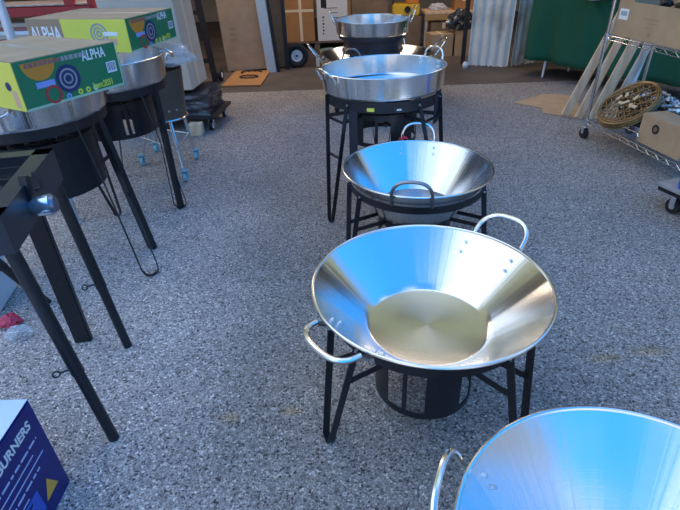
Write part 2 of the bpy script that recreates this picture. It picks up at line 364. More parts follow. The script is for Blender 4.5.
# ------------------------------------------------------------------ round stands with hairpin legs
def stand(name, label, loc, Rr, zt, bh, legs, shroud=None, arms=None, barw=.026, group=None, rungs=(), zc=None, plates=(), half=.085, footw=.022, t=.005, bolts=True):
    """ring of radius Rr, top at zt, band height bh; legs = [(azdeg, foot radius, foot az)], shroud=(R, z0, z1)"""
    root = thing(name, label, 'stand', (loc[0], loc[1], 0), 0, group)
    MB().band(Rr, zt-bh, zt, .006).build('ring', BLACK, root)
    for az, rf, faz in legs:
        a = math.radians(az); fa = math.radians(faz); da = half/Rr
        p1 = pol(Rr+.001+t/2, a-da, zt-bh*.15); p2 = pol(Rr+.001+t/2, a+da, zt-bh*.15); f = pol(rf, fa, 0)
        wd = Vector((math.cos(a), math.sin(a), 0)); et = Vector((-math.sin(a), math.cos(a), 0))
        q1 = f-et*footw+Vector((0, 0, .03)); q2 = f+et*footw+Vector((0, 0, .03))
        pts = [p1, p1+(q1-p1)*.5, q1]
        for k in range(1, 6):
            u = PI*k/6; pts.append(f - et*footw*math.cos(u) + Vector((0, 0, .03-(.03-t/2)*math.sin(u))))
        pts += [q2, p2+(q2-p2)*.5, p2]
        lg = MB(); lg.strap(pts, barw, t, wd)
        for rz in rungs:
            u = (zt-bh*.15-rz)/(zt-bh*.15-.03); lg.bar(p1+(q1-p1)*u, p2+(q2-p2)*u, barw*.9, .004, wd)
        L_ = lg.build('leg', BLACK, root)
        if bolts:
            for p in (p1, p2): n = Vector((p.x, p.y, 0)).normalized(); MB().tube([p-Vector((0, 0, bh*.3))+n*.001, p-Vector((0, 0, bh*.3))+n*.010], .007, 8).build('bolt', GALV, L_)
    if shroud:
        R, z0, z1 = shroud[:3]; offs = shroud[3] if len(shroud) > 3 else 0; m = MB()
        nwin = 4; win = shroud[4] if len(shroud) > 4 else .52; hb = .035
        m.band(R, z0, z0+.026, .004); m.band(R, z1-hb, z1, .004)
        for k in range(nwin):
            a0 = offs+2*PI*k/nwin; step = 2*PI/nwin
            m.band(R, z0+.026, z1-hb, .004, a0=a0+step*win, a1=a0+step, n=14)
            m.band(R, z0+.026, z1-hb, .004, a0=a0+step*win*.5-.045, a1=a0+step*win*.5+.045, n=3)
        m.build('burner_shroud', BLACK, root)
        for az, rf, faz in legs:
            a = math.radians(az); zz = z1-.012
            for sg in (-1, 1):
                da = half/Rr; u = (zt-zz)/zt; p = pol(Rr, a+sg*da, zt).lerp(pol(rf, math.radians(faz), 0), u); MB().bar(pol(R, a+sg*.25, zz), p, .022, .005).build('support_arm', BLACK, root)
        bu = MB(); bu.tube([pol(R*.55, 2*PI*i/24, z1-.05) for i in range(24)], .012, 8, closed=True); bu.tube([pol(R*.25, 2*PI*i/24, z1-.05) for i in range(24)], .012, 8, closed=True)
        bu.bar((-R, 0, z1-.06), (R, 0, z1-.06), .02, .012); bu.bar((0, -R, z1-.06), (0, R, z1-.06), .02, .012); bu.build('burner', BLACK, root)
    for (az, z0, z1, wdeg) in plates:
        a = math.radians(az); w = math.radians(wdeg); MB().band(Rr+.004, z0, z1, .003, a0=a-w/2, a1=a+w/2, n=12).build('side_plate', BLACK2, root)
    return root
# A : nearest full wok
A = (.302, 1.375)
cone_pan('wok', 'wide flared steel wok with brushed round floor, nearest one seen whole', A, .398, .56, .375, .215, [(219, .095, .0), (42, .10, .06)], rad=.0095, hw=.2)
stand('wok_stand', 'black stand on hairpin legs with slotted burner shroud under the nearest whole wok', A, .342, .497, .035, [(207, .41, 207), (318, .42, 312), (85, .40, 85)], (.182, .09, .335, .62))
# B
B = (.423, 2.475)
cone_pan('wok', 'deep flared steel wok with upright loop handles and a red tag, second in the row', B, .390, .53, .29, .225, [(258, .02, .085, DROD), (81, .03, .10)], rad=.0085, hw=.19)
stand('wok_stand', 'black hairpin leg stand ringed around the deep wok with the red tag', B, .356, .462, .035, [(196, .42, 207), (-14, .42, -32), (88, .42, 88)], (.20, .12, .27, .2))
# N : nearest, cropped
NN = (.565, .448)
cone_pan('wok', 'blue reflecting steel wok cut off by the lower right corner of the photo', NN, .372, .57, .36, .21, [(157, .05, .06), (337, .05, .06)], rad=.0085, hw=.2)
stand('wok_stand', 'black hairpin leg stand under the wok in the lower right corner', NN, .315, .46, .03, [(285, .40, 285), (45, .40, 40), (165, .36, 165)], (.17, .15, .33))
# C : flat bottomed pan on tall stand
C_ = (.301, 3.155)
flat_pan('griddle_pan', 'flat-bottomed straight-sided steel pan on a tall stand, third in the row', C_, .378, .90, .125, [(208, .05, .035), (30, .03, .06)])
bpy.data.objects['griddle_pan'].rotation_euler = (math.radians(-1.3), math.radians(-1.3), 0)
stc = stand('tall_burner_stand', 'tall black burner stand with yellow sticker under the third pan of the row', C_, .352, .774, .06, [(212, .45, 219), (318, .45, 325), (85, .45, 85)], (.215, .46, .66, .9), rungs=(.64, .43), plates=((335, .60, .772, 24), (236, .36, .72, 9)), half=.11)
sk = MB(); sk.band(.3535, .724, .744, .001, a0=math.radians(250), a1=math.radians(257), n=6); o = sk.build('sticker', YELP, stc); o['label'] = 'yellow sticker on the ring'
sk = MB(); sk.band(.3535, .722, .742, .001, a0=math.radians(276), a1=math.radians(284), n=6, mat=BLACK2)
sk.band(.3542, .728, .737, .001, a0=math.radians(277.5), a1=math.radians(282), n=6, mat=WPRINT); o = sk.build('sticker', None, stc); o['label'] = 'black sticker with a white word on the ring'
# E + D stack
E_ = (.455, 5.55)
cone_pan('wok', 'widest steel wok at the far end of the row holding another pan inside', E_, .60, .53, .34, .40, [(184, .12, .13), (4, .13, .13), (243, .015, .15, DROD), (64, .02, .09)], rad=.009, hw=.2)
stand('wok_stand', 'low black stand hidden under the widest far wok', E_, .46, .358, .03, [(210, .5, 210), (330, .5, 330), (90, .5, 90)], half=.1)
D_ = (.410, 5.52)
flat_pan('griddle_pan', 'shallow steel pan raised on a black burner inside the widest far wok', D_, .375, .87, .13, [(178, .05, .085), (4, .06, .10)], hw=.15)
rt_ = thing('low_burner', 'short black round burner standing inside the widest far wok', 'burner', (D_[0], D_[1], .3442))
MB().band(.345, .36, .395, .006).band(.30, .22, .36, .006).band(.318, .225, .245, .012).build('burner_drum', BLACK2, rt_)
for a in (255, 15, 135):
    aa = math.radians(a); MB().bar(pol(.29, aa, .001), pol(.292, aa, .37), .05, .02, pol(1, aa+PI/2, 0)).build('leg', BLACK, rt_)
MB().tube([pol(.2, 2*PI*i/24, .25) for i in range(24)], .014, 8, closed=True).bar((-.3, 0, .25), (.3, 0, .25), .03, .012).build('burner', BLACK, rt_)
# red tag on wok B
tg = MB(); a = math.radians(95); p = pol(.392, a, 0)
tg.tube([Vector((0, 0, 0)), Vector((.01, -.004, .012)), Vector((.026, -.002, .008)), Vector((.036, -.004, -.002))], [.007, .009, .008, .004], 8)
tg.tube([Vector((0, 0, 0)), Vector((-.012, -.004, .006)), Vector((-.02, 0, -.006))], [.006, .007, .003], 8)
o = tg.build('plastic_tag', pm('red_plastic', (.65, .02, .05), .4)); o.location = (B[0]+p.x, B[1]+p.y, .542); tag(o, 'small red plastic tag tied at the back handle of the deep wok', 'tag')

# ------------------------------------------------------------------ left hand pans with cartons
L1 = (-1.57, 2.60); L2 = (-1.46, 3.37)
flat_pan('griddle_pan', 'flat-bottomed steel pan under the nearer green and yellow carton', L1, .39, .97, .12, [(100, .06, -.03), (280, .06, -.03)])
sl1 = stand('tall_burner_stand', 'tall black burner stand with hairpin legs under the nearer carton', L1, .362, .849, .05, [(205, .5, 205), (88, .47, 82)], (.27, .45, .74, .2, .15), rungs=(.6,), half=.10)
sl2 = None
flat_pan('griddle_pan', 'flat-bottomed steel pan under the farther green and yellow carton', L2, .375, .97, .15, [(20, .06, -.03), (200, .06, -.03)])
sl2 = stand('tall_burner_stand', 'tall black burner stand with hairpin legs under the farther carton', L2, .352, .819, .05, [(205, .45, 205), (125, .45, 125)], (.24, .50, .72, .5, .15), rungs=(.6,), half=.10)
def post_leg(root, c, top, foot, hp, w=.048):
    # a wide flat post and a thin hairpin bar meeting at a common plate
    top = Vector(top); foot = Vector(foot); c = Vector((c[0], c[1], 0)); hp = Vector(hp)
    m = MB(); m.bar(top-c, foot-c, w, .03, (1, -.5, 0)); m.build('leg', BLACK, root)
    m = MB(); t2 = top-c+Vector((-.03, -.16, -.02)); h = hp-c; mid = t2+Vector((.0, -.0, -.24))
    pts = [t2, Vector((t2.x+.06, t2.y-.02, t2.z-.3)), h+Vector((-.03, .0, .05))]
    for k in range(1, 6): u = PI*k/6; pts.append(h+Vector((-.03*math.cos(u)+.01, .03*(1-math.cos(u)), .04-.037*math.sin(u))))
    pts += [h+Vector((.03, .07, .06)), (top-c).lerp(foot-c, .55)+Vector((.0, -.02, 0))]
    m.strap(pts, .02, .006, (.35, -.94, 0)); m.bar(t2+Vector((.045, -.015, -.21)), (top-c).lerp(foot-c, .27), .02, .005)
    m.build('leg', BLACK, root)
post_leg(sl1, L1, (-1.232, 2.58, .845), (-1.135, 2.615, 0), (-1.055, 2.29, 0))
post_leg(sl2, L2, (-1.14, 3.26, .815), (-1.10, 3.16, 0), (-1.10, 3.12, 0), .034)

def face_frame(origin, udir, vdir): # matrix mapping (x,y,z)->origin+x*u+y*v+z*n
    u = Vector(udir).normalized(); v = Vector(vdir).normalized(); n = u.cross(v)
    M_ = Matrix.Identity(4)
    for i in range(3): M_[i][0] = u[i]; M_[i][1] = v[i]; M_[i][2] = n[i]; M_[i][3] = origin[i]
    return M_
def disc(mb, M_, c, r, h, n=28, r_in=0, a0=0, a1=2*PI, mat=None):
    vs = []; fs = []
    for i in range(n+1):
        a = a0+(a1-a0)*i/n
        for rr, z in ((r_in, 0), (r_in, h), (r, h), (r, 0)): vs.append(M_ @ Vector((c[0]+rr*math.cos(a), c[1]+rr*math.sin(a), z)))
    for i in range(n):
        for k in range(4): fs.append((i*4+k, i*4+4+k, i*4+4+(k+1) % 4, i*4+(k+1) % 4))
    mb.add(vs, fs, False, mat)
def slab(mb, M_, x0, x1, y0, y1, z0, z1, mat=None):
    vs = [M_ @ Vector((x, y, z)) for x in (x0, x1) for y in (y0, y1) for z in (z0, z1)]
    mb.add(vs, [(0, 1, 3, 2), (4, 6, 7, 5), (0, 4, 5, 1), (2, 3, 7, 6), (0, 2, 6, 4), (1, 5, 7, 3)], False, mat)
def burner_carton(label, corner, ang_green, Wg, Wl, Hc, alpha_side):
    """corner: the near vertical edge between the yellow long side (left) and the green end (right)"""
    root = thing('carton', label, 'box', corner, ang_green, 'green and yellow burner cartons')
    # local x: along the green end, local y: along the long side going left
    MB().box((Wg/2, Wl/2, Hc/2), (Wg, Wl, Hc), bev=.003).build('carton_body', BROWNBOX, root)
    t = .0012
    G = face_frame((0, 0, 0), (1, 0, 0), (0, 0, 1))     # normal is -y
    m = MB(); slab(m, G, .002, Wg-.002, .004, Hc-.003, 0, t); m.build('green_panel', GREENP, root)
    m = MB(); slab(m, G, .002, Wg-.002, .0015, .012, t, t+.0006); slab(m, G, Wg-.006, Wg-.001, .004, Hc-.004, t, t+.0006); m.build('pale_edge', pm('pale_green_print', (.42, .62, .42), .5), root)
    m = MB(); disc(m, G, (Wg*.21, Hc*.93), Wg*.15, t+.0008, a0=PI, a1=2*PI, mat=ORP); m.build('orange_print', None, root); m = MB()
    disc(m, G, (Wg*.27, Hc*.22), Wg*.075, t+.0024, r_in=Wg*.056, mat=REDP); 
    slab(m, G, Wg*.14, Wg*.31, Hc*.40, Hc*.52, 0, t+.0018, mat=PALEBLUEP)
    for r1, r0 in ((.115, .085), (.068, .045), (.03, 0)): disc(m, G, (Wg*.44, Hc*.46), Wg*r1, t+.002, r_in=Wg*r0, mat=NAVYP)
    disc(m, G, (Wg*.44, Hc*.46), Wg*.085, t+.0016, r_in=Wg*.068, mat=GREYP)
    disc(m, G, (Wg*.44, Hc*.46), Wg*.045, t+.0016, r_in=Wg*.03, mat=GREYP)
    for k, (uu, mt) in enumerate(((.40, PALEBLUEP), (.52, YTXT), (.60, YTXT), (.68, WPRINT))): disc(m, G, (Wg*uu, Hc*(.13 if k else .1)), Wg*.024, t+.0012, r_in=Wg*.010, mat=mt)
    m.build('burner_picture', None, root); m = MB()
    # small title line
    x = Wg*.09; rr = random.Random(3)
    while x < Wg*.68:
        w_ = rr.uniform(.012, .022); slab(m, G, x, x+w_, Hc*.83, Hc*.83+Hc*.09, 0, t+.0022, mat=PINKP if x < Wg*.38 else GREYP); x += w_+.005
    m.build('title_print', None, root); m = MB()
    slab(m, G, Wg*.85, Wg*.955, Hc*.36, Hc*.60, 0, t+.0010, mat=WPRINT)
    for k in range(7): slab(m, G, Wg*(.858+.0135*k), Wg*(.862+.0135*k+.003*(k % 2)), Hc*.40, Hc*.58, 0, t+.0016, mat=NAVYP)
    m.build('barcode', None, root)
    text_mesh('lettering', 'ALPHA', Hc*.30, WPRINT, root, G @ Matrix.Translation((Wg*.62, Hc*.735, t+.0010)), .68, bold=.0012)
    text_mesh('lettering', 'Item:2031', Hc*.20, YTXT, root, G @ Matrix.Translation((Wg*.66, Hc*.10, t+.0012)), .70, bold=.0008)
    # long side, faces -x
    Y = face_frame((0, Wl, 0), (0, -1, 0), (0, 0, 1))
    x0 = Wl*.36 if alpha_side else 0
    m = MB(); slab(m, Y, x0, Wl-.002, .003, Hc-.003, 0, t); m.build('yellow_panel', YELP, root)
    m = MB(); 
    if alpha_side:
        slab(m, Y, .01, x0-.006, .02, Hc-.004, 0, t, mat=BROWNP)
        slab(m, Y, .01, x0*1.5, .004, .04, 0, t+.0006, mat=pm('mustard_print', (.50, .36, .06), .5))
        c = (Wl*.72, Hc*.56)
        for r1, r0 in ((.085, .068), (.055, .040), (.028, .012)): disc(m, Y, c, Wl*r1, t+.001, r_in=Wl*r0, mat=GREYP)
        slab(m, Y, Wl*.76, Wl*.90, Hc*.50, Hc*.62, 0, t+.0014, mat=WPRINT); slab(m, Y, Wl*.74, Wl*.88, Hc*.24, Hc*.42, 0, t+.0014, mat=pm('peach_print', (.75, .45, .30), .5))
    else:
        slab(m, Y, Wl*.90, Wl*.955, Hc*.08, Hc*.42, 0, t+.0012, mat=pm('peach_print', (.75, .45, .30), .5)); disc(m, Y, (Wl*.88, Hc*.5), Hc*.09, t+.0014, mat=NAVYP)
    m.build('printed_artwork', None, root)
    if alpha_side: text_mesh('lettering', 'ALPHA', Hc*.62, WPRINT, root, Y @ Matrix.Translation((.02, Hc*.34, t+.0008)), .60, bold=.002)
    m = MB(); m.box((Wg/2, Wl/2, Hc+.0006), (.05, Wl*.98, .0012)); m.build('packing_tape', pm('tan_tape', (.55, .42, .28), .35), root)
    return root
burner_carton('nearer green and yellow burner carton lying on the nearer left pan', (-1.285, 2.115, .976), math.radians(60.5), .51, .60, .20, False)
burner_carton('farther green and yellow burner carton with a white word on its long side', (-1.285, 3.43, .976), math.radians(76), .58, .74, .20, True)

# ------------------------------------------------------------------ near left square burner stand with telescopic legs
q0 = thing('square_burner_stand', 'near black square burner stand on telescopic tube legs at the left edge', 'stand', (-.94, 1.25, 0), math.atan2(-.11, -.55)*-1*-1)
q0.rotation_euler = (0, 0, 0)
def loc(p): return Vector(p)-Vector((-.94, 1.25, 0))
ux = Vector((-.55, -.11, 0)).normalized(); uy = Vector((-.11, .55, 0)).normalized(); Z = Vector((0, 0, 1)); SQ = .56
c00 = Vector((0, 0, .93)); c01 = c00+uy*SQ; c10 = c00+ux*SQ; c11 = c10+uy*SQ
def mid_in(a, b, inn): return (a+inn*.03, b+inn*.03)
m = MB()
for a, b, inn in ((c00, c01, ux), (c01, c11, -uy), (c11, c10, -ux), (c10, c00, uy)):
    m.bar(a+inn*.03-Z*.003, b+inn*.03-Z*.003, .06, .005, inn)
    m.bar(a+inn*.003-Z*.065, b+inn*.003-Z*.065, .12, .005, Z)
m.build('frame', BLACK2, q0)
m = MB()
for k in range(1, 5): m.bar(c00+ux*(.04)+uy*SQ*k/5-Z*.03, c10-ux*.04+uy*SQ*k/5-Z*.03, .02, .006, Z)
m.tube([c00+ux*SQ/2+uy*SQ/2+Vector((.15*math.cos(2*PI*i/28), .15*math.sin(2*PI*i/28), -.08)) for i in range(28)], .015, 8, closed=True)
m.build('grate', BLACK, q0)
feet = ((-.868, 1.233), (-.989, 1.741), (-1.53, 2.10), (-1.40, 1.10))
tops = (c00+ux*.03+uy*.03, c01+ux*.03-uy*.03, c11-ux*.03-uy*.03, c10-ux*.03+uy*.03)
for tp, (fx, fy) in zip(tops, feet):
    f = loc((fx, fy, 0)); t_ = tp-Z*.06; md = t_.lerp(f, .62); m = MB(); m.tube([t_, md], .0215, 18); m.tube([md, f], .0190, 18); lg = m.build('leg', BLACK, q0)
    b = MB(); w_ = (f-t_).normalized(); sd = Vector((-.8, -.5, 0)); p = md-w_*.02
    b.tube([p+sd*.018, p+sd*.05], .004, 8); b.tube([p+sd*.062+Vector((.012*math.cos(i*PI/6)*-.8, .012*math.cos(i*PI/6)*-.5, .012*math.sin(i*PI/6))) for i in range(12)], .003, 6, closed=True)
    b.tube([md-w_*.002, md+w_*.002], .0228, 18)
    b.build('eye_bolt', BLACK2, lg)
m = MB(); pp0 = loc((-1.21, 1.79, 0)); m.bar(pp0, pp0+Vector((.01, -.02, .76)), .075, .03, (1, .15, 0), bev=.004); m.bar(pp0+Vector((0, -.02, .76)), c01+ux*.16-uy*.02-Z*.12, .04, .02, (0, 0, 1)); m.build('flat_post', BLACK, q0)
cx = loc((-.982, 1.455, .855)); dv = Vector((.97, .2, .05)).normalized()
m = MB(); m.tube([cx-dv*.022, cx-dv*.005, cx+dv*.02, cx+dv*.062], [.016, .022, .033, .035], 20)
m.tube([cx-dv*.03, cx-dv*.015], .024, 6); v_ = m.build('gas_valve', pm('blue_chrome', (.55, .72, .88), .22, .9), q0)
MB().tube([cx+dv*.0625, cx+dv*.074], [.029, .026], 20).build('cap', pm('dark_steel_cap', (.18, .22, .30), .35, .8), v_)
m = MB(); m.bar(cx-Z*.0+Vector((.0, -.0, .02)), cx+Vector((0, .02, .10)), .03, .02, (1, 0, 0), bev=.003); m.tube([cx+Vector((.02, .02, .05)), cx+Vector((.045, .02, .06)), cx+Vector((.045, .02, .085)), cx+Vector((.03, .02, .11))], .005, 8); m.build('bracket', BLACK, v_)

# blue carton bottom left
bc = thing('carton', 'blue gas burner carton with white lettering and yellow warning triangle at lower left', 'box', (-.955, 1.065, 0), math.radians(-90))
Lb, Db, Hb = .50, .40, .405      # local x runs toward the camera, local y would be +X world
MB().box((Lb/2, -Db/2, Hb/2), (Lb, Db, Hb), bev=.006).build('carton_body', BLUEP, bc)
MB().box((Lb/2, -Db/2, Hb+.0008), (Lb-.006, Db-.006, .0016)).build('top_flap', BOXWHITE, bc)
F = face_frame((Lb, 0, 0), (-1, 0, 0), (0, 0, 1))     # face on the +X world side, reading toward +Y
text_mesh('lettering', 'GAS BURNERS', .046, WPRINT, bc, F @ Matrix.Translation((Lb-.30, Hb-.075, .0006)), .88, bold=.0012)
m = MB(); rr = random.Random(5)
for k in range(7):
    y = Hb-.125-k*.030; x = .06
    end = Lb-.045-(.04 if k % 2 else 0) if k < 4 else Lb-.17
    if k in (1, 2, 4): slab(m, F, x, end, y, y+.004, 0, .001)
    else:
        while x < end: w_ = rr.uniform(.012, .04); slab(m, F, x, min(end, x+w_), y, y+.007, 0, .001); x += w_+.008
m.build('small_print', pm('white_blue_print', (.55, .6, .85), .6), bc)
m = MB(); c = (Lb-.085, .10)
tri = [(c[0]-.035, c[1]-.03), (c[0]+.035, c[1]-.03), (c[0], c[1]+.035)]
m.add([F @ Vector((*p, 0)) for p in tri]+[F @ Vector((*p, .0014)) for p in tri], [(0, 2, 1), (3, 4, 5), (0, 1, 4, 3), (1, 2, 5, 4), (2, 0, 3, 5)]); m.build('warning_triangle', pm('amber_print', (.85, .45, .06), .5), bc)
m = MB(); slab(m, F, Lb-.20, Lb-.135, .06, .15, 0, .001); m.build('printed_panel', pm('mid_blue_print', (.05, .12, .55), .5), bc)

# white paper carton and plastic bag at far left
pb = thing('parcel', 'white parcel leaning in at the left edge behind the tube leg', 'parcel', (-1.89, 2.10, 0), .15)
MB().box((0, 0, .13), (.30, .26, .26), bev=.012).build('parcel_body', BOXWHITE, pb)
MB().box((0, 0, .2606), (.04, .25, .0012)).build('packing_tape', TAPE, pb)
def bag(name, c, r, seed, mat, sx=1, sy=1, sz=1, sub=4):
    rr = random.Random(seed); bm = bmesh.new(); bmesh.ops.create_icosphere(bm, subdivisions=sub, radius=1)
    import mathutils
    for v in bm.verts:
        n = mathutils.noise.noise(v.co*2.2+Vector((seed, 0, 0)))*.35+mathutils.noise.noise(v.co*6+Vector((0, seed, 0)))*.18
        v.co = v.co*(1+n); v.co = Vector((v.co.x*r*sx, v.co.y*r*sy, v.co.z*r*sz))
    zmin = min(v.co.z for v in bm.verts)
    for v in bm.verts: v.co.z = max(v.co.z, zmin*.6)
    zmin = min(v.co.z for v in bm.verts)
    for v in bm.verts: v.co.z -= zmin
    me = bpy.data.meshes.new(name); bm.to_mesh(me); bm.free(); me.materials.append(mat); o = bpy.data.objects.new(name, me); COL.objects.link(o); o.location = c; return o
o = bag('plastic_bag', (-1.53, 1.83, 0), .055, 3, FILM, 1.1, .8, .6); tag(o, 'crumpled clear plastic bag on the ground beside the white parcel', 'bag')
o = bag('red_wrapper', (-1.62, 1.92, 0), .05, 9, pm('red_wrapper', (.65, .05, .10), .4), 1, .8, .7, 3); tag(o, 'crumpled red wrapper on the ground by the white parcel', 'wrapper')

# grey pole between the left cartons
m = MB(); m.tube([(0, 0, .004), (0, 0, 2.6)], .024, 20); m.cyl((0, 0, .004), .05, .008, 24); o = m.build('tent_pole', pm('pale_metal_pole', (.62, .70, .76), .35, .5)); o.location = (-1.765, 3.0, 0)
tag(o, 'pale metal pole standing behind the nearer carton at the left edge', 'pole')

# ------------------------------------------------------------------ steel burner body on caster legs
cs = thing('rolling_stockpot_stand', 'dull stainless drum on chrome legs with blue casters behind the left pans', 'rolling stand', (-1.33, 3.92, 0))
m = MB(); pr = [(.165, .43), (.19, .78), (.187, .78), (.162, .43), (.165, .43)]; m.lathe(pr, n=48); m.lathe([(.0, .44), (.163, .44)], n=48)
dr = m.build('drum', OLIVE, cs)
m = MB(); 
for a in (300, 320): aa = math.radians(a); m.tube([pol(.172, aa, .5), pol(.180, aa, .5)], .008, 10)
m.build('rivet', GALV, dr)
m = MB(); aa = math.radians(268); m.tube([pol(.180, aa, .73), pol(.190, aa, .73)], .026, 16); o = m.build('hole_rim', BLACK, dr)
m = MB(); m.tube([pol(.168, 2*PI*i/40, .425) for i in range(40)], .008, 8, closed=True); m.build('bottom_ring', CHROME, cs)
for (x, y) in ((-1.62, 3.985), (-1.17, 3.62), (-1.19, 4.08), (-1.60, 4.30)):
    lx, ly = x+1.33, y-3.92; d = Vector((lx, ly, 0)).normalized()
    m = MB(); m.tube([d*.16+Z*.42, Vector((lx, ly, 0))*.92+Z*.10], .012, 10); lg = m.build('leg', CHROME, cs)
    m = MB(); m.tube([(lx-.012, ly, .036), (lx+.012, ly, .036)], .036, 20, mat=TEAL); m.tube([(lx-.014, ly, .036), (lx+.014, ly, .036)], .014, 12, mat=CHROME)
    m.bar((lx-.018, ly, .036), (lx-.018, ly, .085), .03, .003, (0, 1, 0), mat=TEAL); m.bar((lx+.018, ly, .036), (lx+.018, ly, .085), .03, .003, (0, 1, 0), mat=TEAL)
    m.box((lx, ly, .088), (.05, .05, .008), mat=TEAL); m.build('caster', None, lg)
m = MB(); m.tube([(-.25, .06, .24), (.12, -.24, .24)], .006, 8); m.tube([(-.22, .3, .24), (.12, .12, .24)], .006, 8); m.tube([(.12, .12, .24), (.12, -.24, .24)], .006, 8); m.build('brace', CHROME, cs)
o = bag('plastic_bag', (-1.24, 4.02, .785), .14, 5, FILM, 1.2, .9, .6); tag(o, 'bunched clear plastic film lying on the stainless drum', 'plastic wrap')

# ------------------------------------------------------------------ dolly with wrapped bundle and tall pale carton
dl = thing('platform_dolly', 'low black platform dolly with white casters carrying a wrapped bundle', 'dolly', (-1.55, 5.12, 0), math.radians(-6))
MB().box((0, 0, .135), (.86, .56, .03), bev=.004).build('deck', BLACK, dl)
for sx in (-1, 1):
    for sy in (-1, 1):
        m = MB(); x, y = sx*.36, sy*.22; m.tube([(x-.014, y, .048), (x+.014, y, .048)], .048, 20, mat=RUBBER); m.tube([(x-.017, y, .048), (x+.017, y, .048)], .03, 16, mat=WHITE)
        m.bar((x-.024, y, .048), (x-.024, y, .118), .03, .004, (0, 1, 0), mat=GALV); m.bar((x+.024, y, .048), (x+.024, y, .118), .03, .004, (0, 1, 0), mat=GALV); m.build('caster', None, dl)
def wrapped(name, label, loc, d, mat, seed, rz=0):
    rr = random.Random(seed); nx, nz = 26, 10; import mathutils
    bm = bmesh.new(); bmesh.ops.create_cube(bm, size=1); bmesh.ops.subdivide_edges(bm, edges=list(bm.edges), cuts=12, use_grid_fill=True)
    for v in bm.verts:
        p = Vector((v.co.x*d[0], v.co.y*d[1], v.co.z*d[2])); n = mathutils.noise.noise(Vector((p.x*5, p.y*5, p.z*26))+Vector((seed, 0, 0)))
        dirn = Vector((v.co.x, v.co.y, 0)); p += dirn*n*.06; v.co = p+Vector((0, 0, d[2]/2))
    me = bpy.data.meshes.new(name); bm.to_mesh(me); bm.free(); me.materials.append(mat); o = bpy.data.objects.new(name, me); COL.objects.link(o); o.location = loc; o.rotation_euler.z = rz
    return tag(o, label, 'bundle')
wrapped('wrapped_bundle', 'bundle in crinkled black stretch wrap lying on the dolly', (-1.56, 5.12, .151), (.74, .46, .20), BLKFILM, 2, math.radians(-6))
tb = thing('tall_carton', 'tall plain beige carton standing on the black wrapped bundle', 'box', (-1.66, 5.12, .362), math.radians(-6)); tb.rotation_euler = (0, math.radians(-3), math.radians(-6))
MB().box((0, 0, .72), (.70, .44, 1.42), bev=.006).build('carton_body', PALEBOX, tb)
m = MB(); m.box((.3505, -.02, .72), (.0012, .05, 1.4)); m.build('packing_tape', TAPE, tb)
o = MB().box((0, 0, .055), (.13, .10, .11), bev=.005).build('wooden_block', WOOD); o.location = (-1.34, 4.74, 0); tag(o, 'small tan block on the ground in front of the dolly', 'block')
# hand truck
ht = thing('hand_truck', 'upright black hand truck with rungs beside the tall beige carton', 'hand truck', (-1.58, 6.85, 0), 0); ht.rotation_euler = (0, math.radians(-4), math.radians(-4))
m = MB(); m.box((-.22, 0, .72), (.045, .03, 1.40), bev=.005); m.box((.02, 0, .72), (.075, .035, 1.40), bev=.005)
for z in (.28, .55, .85, 1.15, 1.40): m.box((-.10, .0, z), (.24, .025, .05))
m.build('frame', BLACK, ht)
MB().box((-.08, -.08, .012), (.34, .20, .012)).build('toe_plate', BLACK2, ht)
for sx in (-1, 1):
    m = MB(); x = -.08+sx*.16; m.tube([(x-.02, .075, .075), (x+.02, .075, .075)], .072, 24, mat=RUBBER); m.tube([(x-.022, .075, .075), (x+.022, .075, .075)], .035, 16, mat=WHITE); m.build('wheel', None, ht)
# tall cardboard sheet box
cbx = thing('tall_carton', 'tall plain brown carton with faded print standing behind the hand truck', 'box', (-1.22, 7.60, 0), math.radians(4)); cbx.rotation_euler = (0, math.radians(-2), math.radians(4))
MB().box((0, 0, .9), (.58, .30, 1.76), bev=.006).build('carton_body', BROWNBOX, cbx)
m = MB(); G_ = face_frame((-.29, -.15, 0), (1, 0, 0), (0, 0, 1))
for k in range(9): slab(m, G_, .10+.03*(k % 3)+.02, .12+.03*(k % 3)+.02, .42+.07*(k//3), .45+.07*(k//3), 0, .0012)
slab(m, G_, .1, .28, .40, .406, 0, .0012); slab(m, G_, .05, .48, .30, .304, 0, .0012)
m.build('faded_print', pm('faded_print', (.36, .24, .14), .8), cbx)
o = MB().box((0, 0, .012), (.50, .85, .018)).build('flat_cardboard', ORBOX); o.location = (-1.16, 6.52, 0); o.rotation_euler.z = math.radians(-3); o.location = (-1.16, 6.98, .003); tag(o, 'flattened orange-brown carton on the floor before the tall brown carton', 'cardboard')
def coil(name, label, c, r, mat=RUBBER, rr_=.008, arc=2*PI, seed=1):
    rd = random.Random(seed); n = int(30*arc/(2*PI)); pts = [(r*math.cos(arc*i/n), r*.6*math.sin(arc*i/n), rr_+(.004*(i % 3))) for i in range(n+1)]
    o = MB().tube(pts, rr_, 8).build(name, mat); o.location = c; return tag(o, label, 'cord')
coil('loose_cable', 'black cord looped on the flattened orange-brown carton', (-1.14, 6.98, .0245), .12)
coil('loose_cable', 'black curved cord in front of the tall brown carton', (-1.14, 7.25, .0245), .14, arc=PI*1.2)
